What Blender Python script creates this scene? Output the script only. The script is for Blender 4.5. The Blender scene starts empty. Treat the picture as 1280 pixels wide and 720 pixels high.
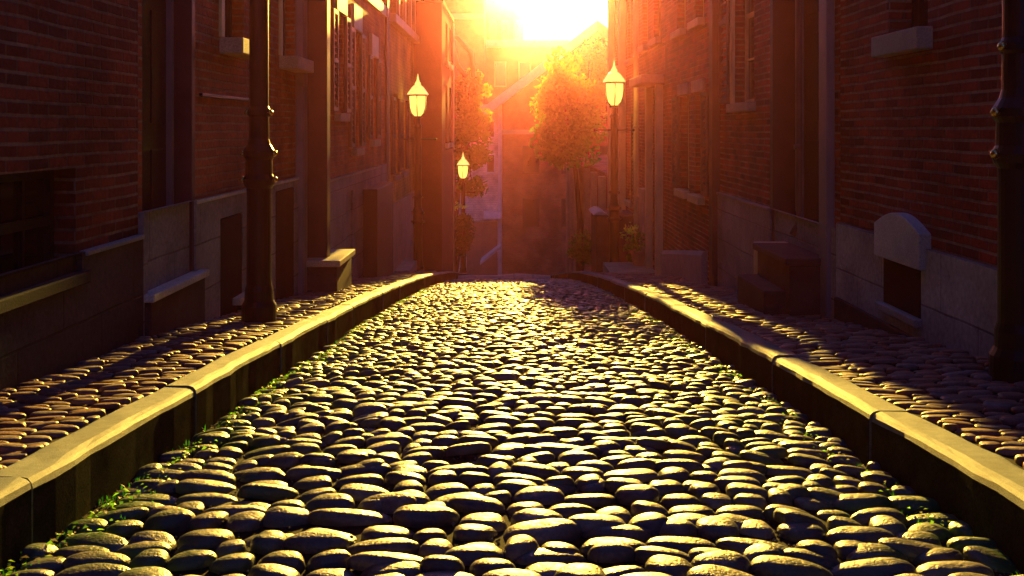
import bpy, math, random
import numpy as np
from mathutils import Vector, Matrix

random.seed(7)
rng = np.random.default_rng(11)
R = math.radians
SC = bpy.context.scene
COL = SC.collection
EYE = 1.0                      # eye height above the cobbles under the camera


def E(v):                       # height measured from eye level -> world z
    return EYE + v


# ------------------------------------------------------------------ profile
def zr(y):
    """height of the road surface along the street (falls away from the camera)"""
    y = np.asarray(y, float)
    a = -(0.078 * y + 0.0016 * np.maximum(y, 0) ** 2)
    b = -(0.078 * 26 + 0.0016 * 26 ** 2) - 0.161 * (y - 26)
    z = np.where(y > 26, b, a)
    return np.maximum(z, -8.6)


def zs(y):                      # top of kerb / pavement
    return zr(y) + 0.2


ROADW = 1.42
KERB = 1.575
LW, RW = 2.35, 2.6              # house fronts, left and right

# ------------------------------------------------------------------ node help


def new_mat(name):
    m = bpy.data.materials.new(name)
    m.use_nodes = True
    nt = m.node_tree
    nt.nodes.clear()
    out = nt.nodes.new('ShaderNodeOutputMaterial')
    bs = nt.nodes.new('ShaderNodeBsdfPrincipled')
    nt.links.new(bs.outputs[0], out.inputs[0])
    return m, nt, bs


def N(nt, t, **kw):
    n = nt.nodes.new(t)
    for k, v in kw.items():
        if k in n.inputs:
            n.inputs[k].default_value = v
        else:
            setattr(n, k, v)
    return n


def ramp(nt, fac, stops, interp='LINEAR'):
    r = nt.nodes.new('ShaderNodeValToRGB')
    r.color_ramp.interpolation = interp
    el = r.color_ramp.elements
    while len(el) > 1:
        el.remove(el[0])
    el[0].position, el[0].color = stops[0][0], (*stops[0][1], 1)
    for p, c in stops[1:]:
        e = el.new(p)
        e.color = (*c, 1)
    nt.links.new(fac, r.inputs[0])
    return r.outputs[0]


def mix(nt, fac, a, b, mode='MIX'):
    n = nt.nodes.new('ShaderNodeMix')
    n.data_type = 'RGBA'
    n.blend_type = mode
    for sock, v in ((n.inputs[0], fac), (n.inputs[6], a), (n.inputs[7], b)):
        if isinstance(v, bpy.types.NodeSocket):
            nt.links.new(v, sock)
        elif isinstance(v, (tuple, list)):
            sock.default_value = (*v[:3], 1)
        else:
            sock.default_value = v
    return n.outputs[2]


def bump(nt, bs, height, strength, dist, prev=None):
    b = nt.nodes.new('ShaderNodeBump')
    b.inputs['Strength'].default_value = strength
    b.inputs['Distance'].default_value = dist
    nt.links.new(height, b.inputs['Height'])
    if prev is not None:
        nt.links.new(prev, b.inputs['Normal'])
    nt.links.new(b.outputs[0], bs.inputs['Normal'])
    return b.outputs[0]


def obj_coord(nt):
    return nt.nodes.new('ShaderNodeTexCoord').outputs['Object']


def wall_uv(nt):
    """(along the wall, height) for walls facing x or y"""
    co = obj_coord(nt)
    s = N(nt, 'ShaderNodeSeparateXYZ')
    nt.links.new(co, s.inputs[0])
    g = nt.nodes.new('ShaderNodeNewGeometry')
    ns = N(nt, 'ShaderNodeSeparateXYZ')
    nt.links.new(g.outputs['True Normal'], ns.inputs[0])
    ab = N(nt, 'ShaderNodeMath', operation='ABSOLUTE')
    nt.links.new(ns.outputs[0], ab.inputs[0])
    gt = N(nt, 'ShaderNodeMath', operation='GREATER_THAN')
    nt.links.new(ab.outputs[0], gt.inputs[0])
    gt.inputs[1].default_value = .5
    mx = N(nt, 'ShaderNodeMix')
    nt.links.new(gt.outputs[0], mx.inputs[0])
    nt.links.new(s.outputs[0], mx.inputs[2])
    nt.links.new(s.outputs[1], mx.inputs[3])
    c = N(nt, 'ShaderNodeCombineXYZ')
    nt.links.new(mx.outputs[0], c.inputs[0])
    nt.links.new(s.outputs[2], c.inputs[1])
    return c.outputs[0], co


def noise(nt, vec, scale, detail=4, rough=.6):
    n = N(nt, 'ShaderNodeTexNoise', Scale=scale, Detail=detail, Roughness=rough)
    nt.links.new(vec, n.inputs['Vector'])
    return n.outputs['Fac']


def brick_mat(name, c1, c2, mortar, bw=.205, rh=.0675, ms=.011, rough=.8, paint=False, strength=.9):
    m, nt, bs = new_mat(name)
    uv, co = wall_uv(nt)
    # wobble the courses a little so that they are not ruler-straight
    nz = N(nt, 'ShaderNodeTexNoise', Scale=2.3, Detail=3)
    nt.links.new(co, nz.inputs['Vector'])
    sub = N(nt, 'ShaderNodeVectorMath', operation='SUBTRACT')
    nt.links.new(nz.outputs['Color'], sub.inputs[0])
    sub.inputs[1].default_value = (.5, .5, .5)
    sc = N(nt, 'ShaderNodeVectorMath', operation='SCALE')
    nt.links.new(sub.outputs[0], sc.inputs[0])
    sc.inputs['Scale'].default_value = .022
    ad = N(nt, 'ShaderNodeVectorMath', operation='ADD')
    nt.links.new(uv, ad.inputs[0])
    nt.links.new(sc.outputs[0], ad.inputs[1])
    b = N(nt, 'ShaderNodeTexBrick', Scale=1.0)
    b.inputs['Color1'].default_value = (*c1, 1)
    b.inputs['Color2'].default_value = (*c2, 1)
    b.inputs['Mortar'].default_value = (*mortar, 1)
    b.inputs['Mortar Size'].default_value = ms
    b.inputs['Mortar Smooth'].default_value = .35
    b.inputs['Bias'].default_value = -.1
    b.inputs['Brick Width'].default_value = bw
    b.inputs['Row Height'].default_value = rh
    nt.links.new(ad.outputs[0], b.inputs['Vector'])
    b2 = N(nt, 'ShaderNodeTexBrick', Scale=1.0)
    b2.inputs['Mortar Size'].default_value = ms * 1.1
    b2.inputs['Mortar Smooth'].default_value = .5
    b2.inputs['Brick Width'].default_value = 400
    b2.inputs['Row Height'].default_value = rh
    nt.links.new(ad.outputs[0], b2.inputs['Vector'])
    n1 = noise(nt, co, 1.1, 5)
    n2 = noise(nt, co, 28, 5)
    patch = ramp(nt, noise(nt, co, 2.1, 4), [(.35, (.15, .15, .15)), (.62, (1, 1, 1))])
    lm = N(nt, 'ShaderNodeMath', operation='MULTIPLY')
    nt.links.new(b2.outputs['Fac'], lm.inputs[0])
    nt.links.new(patch, lm.inputs[1])
    b.inputs['Mortar'].default_value = (*[.5 * m_ * .45 + .6 * (p + q) / 2 for m_, p, q in zip(mortar, c1, c2)], 1)
    base = mix(nt, lm.outputs[0], b.outputs['Color'], mortar)
    grime = ramp(nt, n1, [(.32, (.38, .34, .34)), (.66, (1.35, 1.3, 1.25))])
    c = mix(nt, .75, base, grime, 'MULTIPLY')
    gr2 = ramp(nt, n2, [(.25, (.6, .6, .6)), (.75, (1.35, 1.35, 1.35))])
    c = mix(nt, .8, c, gr2, 'MULTIPLY')
    nt.links.new(c, bs.inputs['Base Color'])
    bs.inputs['Roughness'].default_value = rough
    bs.inputs['Specular IOR Level'].default_value = .15
    inv = N(nt, 'ShaderNodeMath', operation='SUBTRACT')
    inv.inputs[0].default_value = 1.0
    nt.links.new(b.outputs['Fac'], inv.inputs[1])
    h = N(nt, 'ShaderNodeMath', operation='MULTIPLY_ADD')
    nt.links.new(n2, h.inputs[0])
    h.inputs[1].default_value = .55
    nt.links.new(inv.outputs[0], h.inputs[2])
    bump(nt, bs, h.outputs[0], strength, .012)
    return m


def stone_mat(name, ca, cb, scale=9, rough=.75, fleck=.5, b=.5, spec=.5):
    m, nt, bs = new_mat(name)
    co = obj_coord(nt)
    n1, n2, n3 = noise(nt, co, scale, 6), noise(nt, co, scale * 14, 3), noise(nt, co, scale * .12, 3)
    c = ramp(nt, n1, [(.3, ca), (.7, cb)])
    c = mix(nt, fleck, c, ramp(nt, n2, [(.35, (.5, .5, .5)), (.65, (1.4, 1.4, 1.4))]), 'MULTIPLY')
    c = mix(nt, .6, c, ramp(nt, n3, [(.35, (.65, .65, .62)), (.65, (1.15, 1.15, 1.15))]), 'MULTIPLY')
    nt.links.new(c, bs.inputs['Base Color'])
    bs.inputs['Roughness'].default_value = rough
    bs.inputs['Specular IOR Level'].default_value = spec
    bump(nt, bs, n2, b, .006)
    return m


def paint_mat(name, col, rough=.45, wear=.25, metal=0.0, spec=.3):
    m, nt, bs = new_mat(name)
    bs.inputs['Specular IOR Level'].default_value = spec
    co = obj_coord(nt)
    n1, n2 = noise(nt, co, 3.5, 6), noise(nt, co, 45, 4)
    lo = tuple(x * (1 - wear) for x in col)
    hi = tuple(min(1, x * (1 + wear)) for x in col)
    nt.links.new(ramp(nt, n1, [(.3, lo), (.7, hi)]), bs.inputs['Base Color'])
    r = N(nt, 'ShaderNodeMapRange')
    nt.links.new(n2, r.inputs[0])
    r.inputs[3].default_value, r.inputs[4].default_value = max(.05, rough - .12), min(1, rough + .15)
    nt.links.new(r.outputs[0], bs.inputs['Roughness'])
    bs.inputs['Metallic'].default_value = metal
    bump(nt, bs, n2, .25, .003)
    return m


def island_stone(name, stops, rough=(.3, .55), bscale=30, bst=.5, moss=None, spec=.5):
    """colour differs from stone to stone (random per mesh island)"""
    m, nt, bs = new_mat(name)
    co = obj_coord(nt)
    g = nt.nodes.new('ShaderNodeNewGeometry')
    c = ramp(nt, g.outputs['Random Per Island'], stops)
    n1, n2, n3 = noise(nt, co, bscale, 5), noise(nt, co, bscale * 5, 3), noise(nt, co, .9, 3)
    c = mix(nt, .75, c, ramp(nt, n1, [(.3, (.6, .6, .6)), (.7, (1.3, 1.3, 1.3))]), 'MULTIPLY')
    c = mix(nt, .5, c, ramp(nt, n2, [(.3, (.6, .6, .6)), (.7, (1.3, 1.3, 1.3))]), 'MULTIPLY')
    if moss:
        # moss grows on some stones towards the gutters
        s = N(nt, 'ShaderNodeSeparateXYZ')
        nt.links.new(co, s.inputs[0])
        ab = N(nt, 'ShaderNodeMath', operation='ABSOLUTE')
        nt.links.new(s.outputs[0], ab.inputs[0])
        mr = N(nt, 'ShaderNodeMapRange')
        nt.links.new(ab.outputs[0], mr.inputs[0])
        mr.inputs[1].default_value, mr.inputs[2].default_value = .45, 1.1
        nm = noise(nt, co, 2.6, 4)
        r2 = ramp(nt, nm, [(.44, (0, 0, 0)), (.58, (1, 1, 1))])
        mu = N(nt, 'ShaderNodeMath', operation='MULTIPLY')
        nt.links.new(r2, mu.inputs[0])
        nt.links.new(mr.outputs[0], mu.inputs[1])
        m2 = N(nt, 'ShaderNodeMath', operation='MULTIPLY')
        nt.links.new(mu.outputs[0], m2.inputs[0])
        m2.inputs[1].default_value = .85
        c = mix(nt, m2.outputs[0], c, moss)
    nt.links.new(c, bs.inputs['Base Color'])
    r = N(nt, 'ShaderNodeMapRange')
    nt.links.new(n1, r.inputs[0])
    r.inputs[1].default_value, r.inputs[2].default_value = .3, .7
    r.inputs[3].default_value, r.inputs[4].default_value = rough
    nt.links.new(r.outputs[0], bs.inputs['Roughness'])
    bs.inputs['Specular IOR Level'].default_value = spec
    h = N(nt, 'ShaderNodeMath', operation='MULTIPLY_ADD')
    nt.links.new(n2, h.inputs[0])
    h.inputs[1].default_value = .4
    nt.links.new(n1, h.inputs[2])
    bump(nt, bs, h.outputs[0], bst, .008)
    return m


def leaf_mat(name, stops, trans=.55):
    m, nt, bs = new_mat(name)
    g = nt.nodes.new('ShaderNodeNewGeometry')
    c = ramp(nt, g.outputs['Random Per Island'], stops)
    nt.links.new(c, bs.inputs['Base Color'])
    bs.inputs['Roughness'].default_value = .5
    t = N(nt, 'ShaderNodeBsdfTranslucent')
    tc = mix(nt, 1.0, c, (1.5, 6.2, .8), 'MULTIPLY')
    nt.links.new(tc, t.inputs[0])
    ms = N(nt, 'ShaderNodeMixShader')
    ms.inputs[0].default_value = trans
    nt.links.new(bs.outputs[0], ms.inputs[1])
    nt.links.new(t.outputs[0], ms.inputs[2])
    nt.links.new(ms.outputs[0], nt.nodes['Material Output'].inputs[0])
    return m


def emit_mat(name, col, strength):
    m, nt, bs = new_mat(name)
    co = obj_coord(nt)
    n1 = noise(nt, co, 14, 3)
    c = mix(nt, .35, col, ramp(nt, n1, [(.3, (.6, .55, .5)), (.7, (1.2, 1.2, 1.2))]), 'MULTIPLY')
    nt.links.new(c, bs.inputs['Emission Color'])
    nt.links.new(c, bs.inputs['Base Color'])
    bs.inputs['Emission Strength'].default_value = strength
    bs.inputs['Roughness'].default_value = .25
    return m


M = {}
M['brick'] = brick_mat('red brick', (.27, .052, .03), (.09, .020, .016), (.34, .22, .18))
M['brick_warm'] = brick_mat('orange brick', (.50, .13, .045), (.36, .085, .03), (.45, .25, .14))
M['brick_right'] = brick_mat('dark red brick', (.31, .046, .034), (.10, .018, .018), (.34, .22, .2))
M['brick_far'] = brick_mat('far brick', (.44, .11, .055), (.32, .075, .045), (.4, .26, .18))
M['cream_brick'] = brick_mat('painted cream brick', (.72, .50, .12), (.66, .44, .10), (.55, .38, .12), ms=.007, strength=.5)
M['teal'] = brick_mat('pale clapboard', (.84, .78, .62), (.80, .74, .58), (.56, .52, .42), bw=6, rh=.13, ms=.012)
M['kerb_face_shade'] = stone_mat('kerb face in painted shade', (.022, .024, .018), (.05, .05, .04), 9, rough=.95, fleck=.6, b=.35, spec=0)  # shade on the road-facing side, put into the stone colour
M['granite_block'] = brick_mat('granite blocks', (.24, .26, .30), (.29, .30, .33), (.12, .12, .13), bw=.92, rh=.36, ms=.008, strength=.6)
M['dark_block'] = brick_mat('dark slate blocks', (.05, .052, .065), (.065, .065, .08), (.03, .03, .035), bw=.92, rh=.36, ms=.008, strength=.6)
M['pale_block'] = brick_mat('pale granite blocks', (.38, .41, .47), (.44, .47, .52), (.18, .18, .2), bw=.92, rh=.36, ms=.008, strength=.6)
M['arch'] = stone_mat('arch granite', (.46, .49, .54), (.56, .59, .63), 7)
M['granite'] = stone_mat('granite', (.26, .28, .31), (.36, .37, .39), 7)
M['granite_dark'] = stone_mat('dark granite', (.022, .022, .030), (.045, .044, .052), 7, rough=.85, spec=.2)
M['sandstone'] = stone_mat('sandstone', (.42, .34, .22), (.55, .46, .31), 6)
M['pale_stone'] = stone_mat('pale stone', (.5, .5, .46), (.66, .66, .6), 6)
M['white_stone'] = stone_mat('white paving stone', (.66, .70, .72), (.82, .85, .86), 6, rough=.6)
M['kerb'] = stone_mat('kerb granite', (.10, .13, .15), (.19, .235, .26), 24, rough=.6, fleck=.75, b=.8, spec=.3)
M['iron'] = paint_mat('black cast iron', (.006, .007, .010), .38, .3, spec=.25)
M['black_wood'] = paint_mat('black painted wood', (.015, .013, .018), .5, .3)
M['opening_shade'] = paint_mat('cellar opening shade', (.012, .011, .014), .9, .4, spec=.05)  # darkness inside the cellar openings, put into the colour of flush panels
M['plum_wood'] = paint_mat('plum painted wood', (.045, .018, .03), .5, .3)
M['navy_door'] = paint_mat('navy painted door', (.012, .016, .035), .45, .3)
M['white_trim'] = paint_mat('white painted trim', (.80, .80, .76), .5, .12)
M['cream_trim'] = paint_mat('cream trim', (.70, .56, .27), .5, .12)
M['grey_trim'] = paint_mat('grey trim', (.20, .19, .22), .5, .15)
M['copper'] = paint_mat('weathered downspout', (.16, .10, .10), .45, .2, .3)
M['brass'] = paint_mat('brass', (.65, .45, .15), .25, .1, 1.0)
M['plum_stucco'] = stone_mat('plum stucco', (.10, .018, .030), (.14, .026, .040), 3, rough=.9, fleck=.2, b=.25, spec=.15)
M['slate'] = stone_mat('roof slate', (.07, .07, .08), (.12, .11, .12), 5)
M['asphalt'] = stone_mat('asphalt', (.04, .04, .042), (.065, .064, .062), 12, b=.7)
M['bed'] = stone_mat('dirt joint', (.012, .010, .008), (.028, .022, .016), 30, rough=.95, b=.9, spec=.2)
M['grit'] = island_stone('grit', [(0, (.05, .045, .04)), (.6, (.14, .12, .10)), (1, (.26, .23, .19))], (.5, .8), 40, .3)
M['earth'] = stone_mat('packed earth', (.06, .05, .035), (.10, .08, .055), 4, rough=.95)
M['bark'] = stone_mat('bark', (.035, .025, .018), (.075, .055, .04), 18, rough=.9, b=1)
M['terracotta'] = stone_mat('terracotta', (.32, .16, .09), (.42, .22, .12), 9)
M['cobble'] = island_stone('river cobbles', [(0, (.05, .047, .06)), (.3, (.11, .092, .09)), (.55, (.075, .078, .10)),
                                             (.8, (.17, .13, .11)), (1, (.20, .17, .155))], (.32, .58), 19, .95, moss=(.03, .10, .02), spec=.62)
M['paver'] = island_stone('worn brick pavers', [(0, (.15, .05, .034)), (.35, (.25, .10, .065)), (.6, (.18, .11, .10)),
                                                (.85, (.30, .16, .10)), (1, (.22, .16, .15))], (.40, .62), 30, .8, spec=.45)
M['leaf'] = leaf_mat('green leaves', [(0, (.03, .07, .012)), (.5, (.05, .10, .018)), (1, (.085, .12, .022))], .62)
M['leaf_dark'] = leaf_mat('dark leaves', [(0, (.02, .04, .012)), (.5, (.035, .06, .016)), (1, (.06, .08, .02))], .3)
M['litter'] = leaf_mat('fallen leaves', [(0, (.22, .10, .02)), (.5, (.34, .20, .04)), (1, (.42, .30, .08))], .35)
M['petal'] = leaf_mat('flower petals', [(0, (.6, .35, .12)), (1, (.75, .5, .2))], .4)


def glass_mat():
    m, nt, bs = new_mat('window glass')
    co = obj_coord(nt)
    n1 = noise(nt, co, 1.4, 3)
    nt.links.new(ramp(nt, n1, [(.3, (.008, .009, .014)), (.7, (.03, .03, .04))]), bs.inputs['Base Color'])
    bs.inputs['Roughness'].default_value = .06
    bs.inputs['Specular IOR Level'].default_value = .5
    bump(nt, bs, noise(nt, co, 5, 2), .04, .01)
    return m


M['glass'] = glass_mat()
M['lantern'] = emit_mat('lit lantern glass', (1.0, .66, .12), .6)
M['mantle'] = emit_mat('gas mantle', (1.0, .85, .5), 2.5)
M['lantern_top'] = emit_mat('lit lantern top glass', (1.0, .66, .16), .45)
M['lantern_roof'] = paint_mat('lantern roof', (.62, .48, .20), .35, .15)


# ------------------------------------------------------------------ mesh builder
def root_loc(o):
    v = Vector((0, 0, 0))
    while o is not None:
        v += o.location
        o = o.parent
    return v


class MB:
    def __init__(s):
        s.v, s.f = [], []

    def quad(s, *p):
        b = len(s.v)
        s.v += [tuple(q) for q in p]
        s.f.append(tuple(range(b, b + len(p))))

    def box(s, x0, x1, y0, y1, z0, z1):
        if x0 > x1: x0, x1 = x1, x0
        if y0 > y1: y0, y1 = y1, y0
        b = len(s.v)
        s.v += [(x, y, z) for z in (z0, z1) for y in (y0, y1) for x in (x0, x1)]
        for f in ((0, 2, 3, 1), (4, 5, 7, 6), (0, 1, 5, 4), (2, 6, 7, 3), (0, 4, 6, 2), (1, 3, 7, 5)):
            s.f.append(tuple(b + i for i in f))
        return s

    def prism(s, prof, axis, a, b_):
        """prof: list of 2D points; axis 'x' -> (y,z) profile extruded a..b_ along x; 'y' -> (x,z)"""
        b = len(s.v)
        n = len(prof)
        for t in (a, b_):
            for (u, w) in prof:
                s.v.append((t, u, w) if axis == 'x' else (u, t, w))
        s.f.append(tuple(b + i for i in range(n)))
        s.f.append(tuple(b + n + i for i in reversed(range(n))))
        for i in range(n):
            j = (i + 1) % n
            s.f.append((b + i, b + n + i, b + n + j, b + j))
        return s

    def lathe(s, cx, cy, prof, n=16, flute=0):
        b = len(s.v)
        for (r, z) in prof:
            for k in range(n):
                a = 2 * math.pi * (k + .5) / n
                rr = r * (1 - flute * (k % 2))
                s.v.append((cx + rr * math.cos(a), cy + rr * math.sin(a), z))
        for i in range(len(prof) - 1):
            for k in range(n):
                k2 = (k + 1) % n
                s.f.append((b + i * n + k, b + i * n + k2, b + (i + 1) * n + k2, b + (i + 1) * n + k))
        s.f.append(tuple(b + k for k in reversed(range(n))))
        s.f.append(tuple(b + (len(prof) - 1) * n + k for k in range(n)))
        return s

    def tube(s, pts, rad, n=8):
        pts = [Vector(p) for p in pts]
        if not isinstance(rad, (list, tuple)):
            rad = [rad] * len(pts)
        b = len(s.v)
        for i, p in enumerate(pts):
            d = (pts[min(i + 1, len(pts) - 1)] - pts[max(i - 1, 0)]).normalized()
            u = d.orthogonal().normalized()
            if abs(d.z) < .99:
                u = d.cross(Vector((0, 0, 1))).normalized()
            w = d.cross(u)
            for k in range(n):
                a = 2 * math.pi * k / n
                q = p + (u * math.cos(a) + w * math.sin(a)) * rad[i]
                s.v.append(tuple(q))
        for i in range(len(pts) - 1):
            for k in range(n):
                k2 = (k + 1) % n
                s.f.append((b + i * n + k, b + i * n + k2, b + (i + 1) * n + k2, b + (i + 1) * n + k))
        s.f.append(tuple(b + k for k in reversed(range(n))))
        s.f.append(tuple(b + (len(pts) - 1) * n + k for k in range(n)))
        return s

    def build(s, name, mat, parent=None, bevel=0, smooth=False):
        me = bpy.data.meshes.new(name)
        off = root_loc(parent) if parent else Vector((0, 0, 0))
        me.from_pydata([(x - off.x, y - off.y, z - off.z) for x, y, z in s.v], [], s.f)
        import bmesh
        bm = bmesh.new()
        bm.from_mesh(me)
        bmesh.ops.remove_doubles(bm, verts=bm.verts, dist=1e-5)
        bmesh.ops.recalc_face_normals(bm, faces=bm.faces)
        bm.to_mesh(me)
        bm.free()
        if smooth:
            me.polygons.foreach_set('use_smooth', [True] * len(me.polygons))
        me.materials.append(mat)
        o = bpy.data.objects.new(name, me)
        COL.objects.link(o)
        o.parent = parent
        if bevel:
            bv = o.modifiers.new('bevel', 'BEVEL')
            bv.width = bevel
            bv.segments = 2
            bv.limit_method = 'ANGLE'
        return o


def np_mesh(name, V, F, mat, parent=None, smooth=True):
    me = bpy.data.meshes.new(name)
    off = root_loc(parent) if parent else Vector((0, 0, 0))
    V = np.asarray(V, np.float32) - np.array(off, np.float32)
    F = np.asarray(F, np.int32)
    me.vertices.add(len(V))
    me.vertices.foreach_set('co', V.ravel())
    k = F.shape[1]
    me.loops.add(F.size)
    me.loops.foreach_set('vertex_index', F.ravel())
    me.polygons.add(len(F))
    me.polygons.foreach_set('loop_start', np.arange(0, F.size, k, dtype=np.int32))
    if smooth:
        me.polygons.foreach_set('use_smooth', np.ones(len(F), bool))
    me.update(calc_edges=True)
    me.materials.append(mat)
    o = bpy.data.objects.new(name, me)
    COL.objects.link(o)
    o.parent = parent
    return o


def tag(o, label=None, cat=None, group=None, kind=None):
    if label: o['label'] = label
    if cat: o['category'] = cat
    if group: o['group'] = group
    if kind: o['kind'] = kind
    return o


def empty(name, loc):
    o = bpy.data.objects.new(name, None)
    COL.objects.link(o)
    o.location = loc
    o.empty_display_size = .3
    return o


# ------------------------------------------------------------------ ground, road, pavements
def sheet(name, x0, x1, nx, y0, y1, ny, zf, mat):
    xs, ys = np.linspace(x0, x1, nx), np.linspace(y0, y1, ny)
    X, Y = np.meshgrid(xs, ys)
    Z = zf(X, Y)
    V = np.stack([X, Y, Z], -1).reshape(-1, 3)
    i = np.arange((ny - 1) * nx).reshape(ny - 1, nx)[:, :-1].ravel()
    F = np.stack([i, i + 1, i + nx + 1, i + nx], 1)
    return np_mesh(name, V, F, mat)


tag(sheet('ground', -90, 90, 40, -40, 170, 106, lambda x, y: zr(y) - .16, M['earth']), kind='structure')


def crown(x):
    return .035 * (1 - (x / ROADW) ** 2)


def dome_template(nseg, nring, ex=2.35, lo=-25, pw=.6):
    vs = []
    ts = np.linspace(R(lo), R(90), nring + 1)[:-1]
    for t in ts:
        for k in range(nseg):
            a = 2 * math.pi * (k + .5) / nseg
            c, s_ = math.cos(a), math.sin(a)
            q = (abs(c) ** ex + abs(s_) ** ex) ** (-1 / ex)
            rr = math.cos(t) ** pw if t > 0 else 1 - .04 * abs(t)
            vs.append((q * c * rr, q * s_ * rr, math.sin(t) if t > 0 else math.sin(t) * 1.2))
    vs.append((0, 0, 1.0))
    fs = []
    for j in range(nring - 1):
        for k in range(nseg):
            k2 = (k + 1) % nseg
            fs.append((j * nseg + k, j * nseg + k2, (j + 1) * nseg + k2, (j + 1) * nseg + k))
    top = len(vs) - 1
    j = nring - 1
    for k in range(0, nseg, 2):
        fs.append((j * nseg + k, j * nseg + (k + 1) % nseg, j * nseg + (k + 2) % nseg, top))
    return np.array(vs), np.array(fs)


def stones(name, specs, mat, surf, pw=.6):
    """specs rows: x, y, a, b, h, yaw, tiltx, tilty, dz"""
    VV, FF, base = [], [], 0
    T_hi, T_mid, T_lo = dome_template(18, 6, pw=pw), dome_template(14, 4, pw=pw), dome_template(10, 3, pw=pw)
    for (x, y, a, b, h, yaw, tx, ty, dz) in specs:
        V, F = T_hi if y < 5.5 else (T_mid if y < 11 else T_lo)
        P = V * (a, b, h)
        # lumpy outline: a few low waves around the stone
        an = np.arctan2(V[:, 1], V[:, 0])
        p1, p2, p3 = rng.uniform(0, 6.28, 3)
        wv = 1 + .07 * np.sin(2 * an + p1) + .05 * np.sin(3 * an + p2) + .03 * np.sin(5 * an + p3)
        P[:, 0] *= wv
        P[:, 1] *= wv
        P[:, 2] += P[:, 0] * tx + P[:, 1] * ty
        c, s_ = math.cos(yaw), math.sin(yaw)
        X = x + P[:, 0] * c - P[:, 1] * s_
        Y = y + P[:, 0] * s_ + P[:, 1] * c
        Z = P[:, 2] + dz + surf(X, Y)
        VV.append(np.stack([X, Y, Z], 1))
        FF.append(F + base)
        base += len(V)
    return np_mesh(name, np.concatenate(VV), np.concatenate(FF), mat)


# cobbles: irregular rows of loaf-shaped river stones laid across the street
road_surf = lambda x, y: zr(y) + crown(x)
specs = []
y = .9
while y < 31:
    k_ = .86 - .28 * min(1, max(0, (y - 3.0) / 3.0))
    pitch = random.uniform(.098, .128) * (.45 + .55 * k_)
    ph, ph2 = random.uniform(0, 6.28), random.uniform(0, 6.28)
    x = -ROADW + random.uniform(-.02, .08)
    while x < ROADW - .03:
        L = random.choice((random.uniform(.10, .16), random.uniform(.13, .21), random.uniform(.17, .28)))
        L = min(L * k_, ROADW + .03 - x)
        xc = x + L / 2
        yy = y + .035 * math.sin(xc * 2.2 + ph) + .02 * math.sin(xc * 5.3 + ph2) + random.gauss(0, .012)
        specs.append((xc, yy, L / 2 * random.uniform(1.0, 1.1), pitch / 2 * random.uniform(.92, 1.16), random.uniform(.026, .038) * (.6 + .4 * k_),
                      random.gauss(0, .15), random.gauss(0, .10), random.gauss(0, .11), -.020 + random.gauss(0, .007)))
        x += L + random.uniform(-.004, .016)
    y += pitch
road = stones('road', specs, M['cobble'], road_surf)
tag(road, kind='structure')
tag(sheet('road_bed', -ROADW - .004, ROADW + .004, 15, -40, 62, 204, lambda x, y: zr(y) + crown(x) - .024 + .004 * np.sin(x * 23) * np.sin(y * 19), M['bed']), kind='structure')

# pavements: rounded worn bricks, running bond, long side across
for side, wx, nm in ((-1, LW, 'pavement'), (1, RW, 'pavement')):
    specs = []
    y, k = .6, 0
    while y < 30:
        x = KERB + .02 - (.1 if k % 2 else 0)
        while x < wx + .02:
            L = random.uniform(.10, .165)
            a0, a1 = max(x, KERB + .008), min(x + L, wx + .03)
            if a1 - a0 > .04:
                xc = side * (a0 + a1) / 2
                yy = y + .02 * math.sin(x * 3 + y * .7) + random.gauss(0, .008)
                specs.append((xc, yy, (a1 - a0) / 2 * .985, .0355 * random.uniform(.92, 1.05), random.uniform(.012, .019),
                              random.gauss(0, .06), random.gauss(0, .04), random.gauss(0, .05), -.019 + random.gauss(0, .006)))
            x += L + .004
        y += .071
        k += 1
    surf = lambda X, Y: zs(Y) + .012 * np.sin(X * 3.1 + Y * 1.3) + .01 * np.sin(Y * 2.3)
    tag(stones(nm, specs, M['paver'], surf, .25), kind='structure')
    tag(sheet('pavement_bed', min(side * (KERB - .05), side * (wx + .3)), max(side * (KERB - .05), side * (wx + .3)), 6, -40, 62, 204,
              lambda x, y: zs(y) + .012 * np.sin(x * 3.1 + y * 1.3) + .01 * np.sin(y * 2.3) - .022, M['bed']), kind='structure')

# kerbs: long granite stones with slightly rounded, chipped edge
for side in (-1, 1):
    mb = MB()
    y = -38.0
    prof = [(ROADW, -.16), (ROADW, .168), (ROADW + .004, .186), (ROADW + .016, .198), (ROADW + .036, .2045), (KERB - .02, .2045), (KERB - .006, .199), (KERB, .186), (KERB, -.16)]
    while y < 60:
        L = random.uniform(1.2, 2.0)
        n = max(2, int(L / .13))
        jx, jz = random.gauss(0, .003), random.gauss(0, .004)
        b = len(mb.v)
        for i in range(n + 1):
            yy = y + .008 + (L - .016) * i / n
            wob = .006 * math.sin(yy * 4.1 + side) + random.gauss(0, .003)
            for (px, pz) in prof:
                mb.v.append((side * (px + jx + wob), yy, float(zr(yy)) + pz + (jz + random.gauss(0, .0015) if pz > 0 else 0)))
        m_ = len(prof)
        for i in range(n):
            for k in range(m_ - 1):
                mb.f.append((b + i * m_ + k, b + i * m_ + k + 1, b + (i + 1) * m_ + k + 1, b + (i + 1) * m_ + k))
        mb.f.append(tuple(b + k for k in range(m_)))
        mb.f.append(tuple(b + n * m_ + k for k in reversed(range(m_))))
        y += L
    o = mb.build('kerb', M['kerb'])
    o.data.materials.append(M['kerb_face_shade'])
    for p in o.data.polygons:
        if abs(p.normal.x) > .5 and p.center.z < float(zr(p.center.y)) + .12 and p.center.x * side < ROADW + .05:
            p.material_index = 1  # painted shade on the side towards the road
    tag(o, kind='structure')

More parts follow.
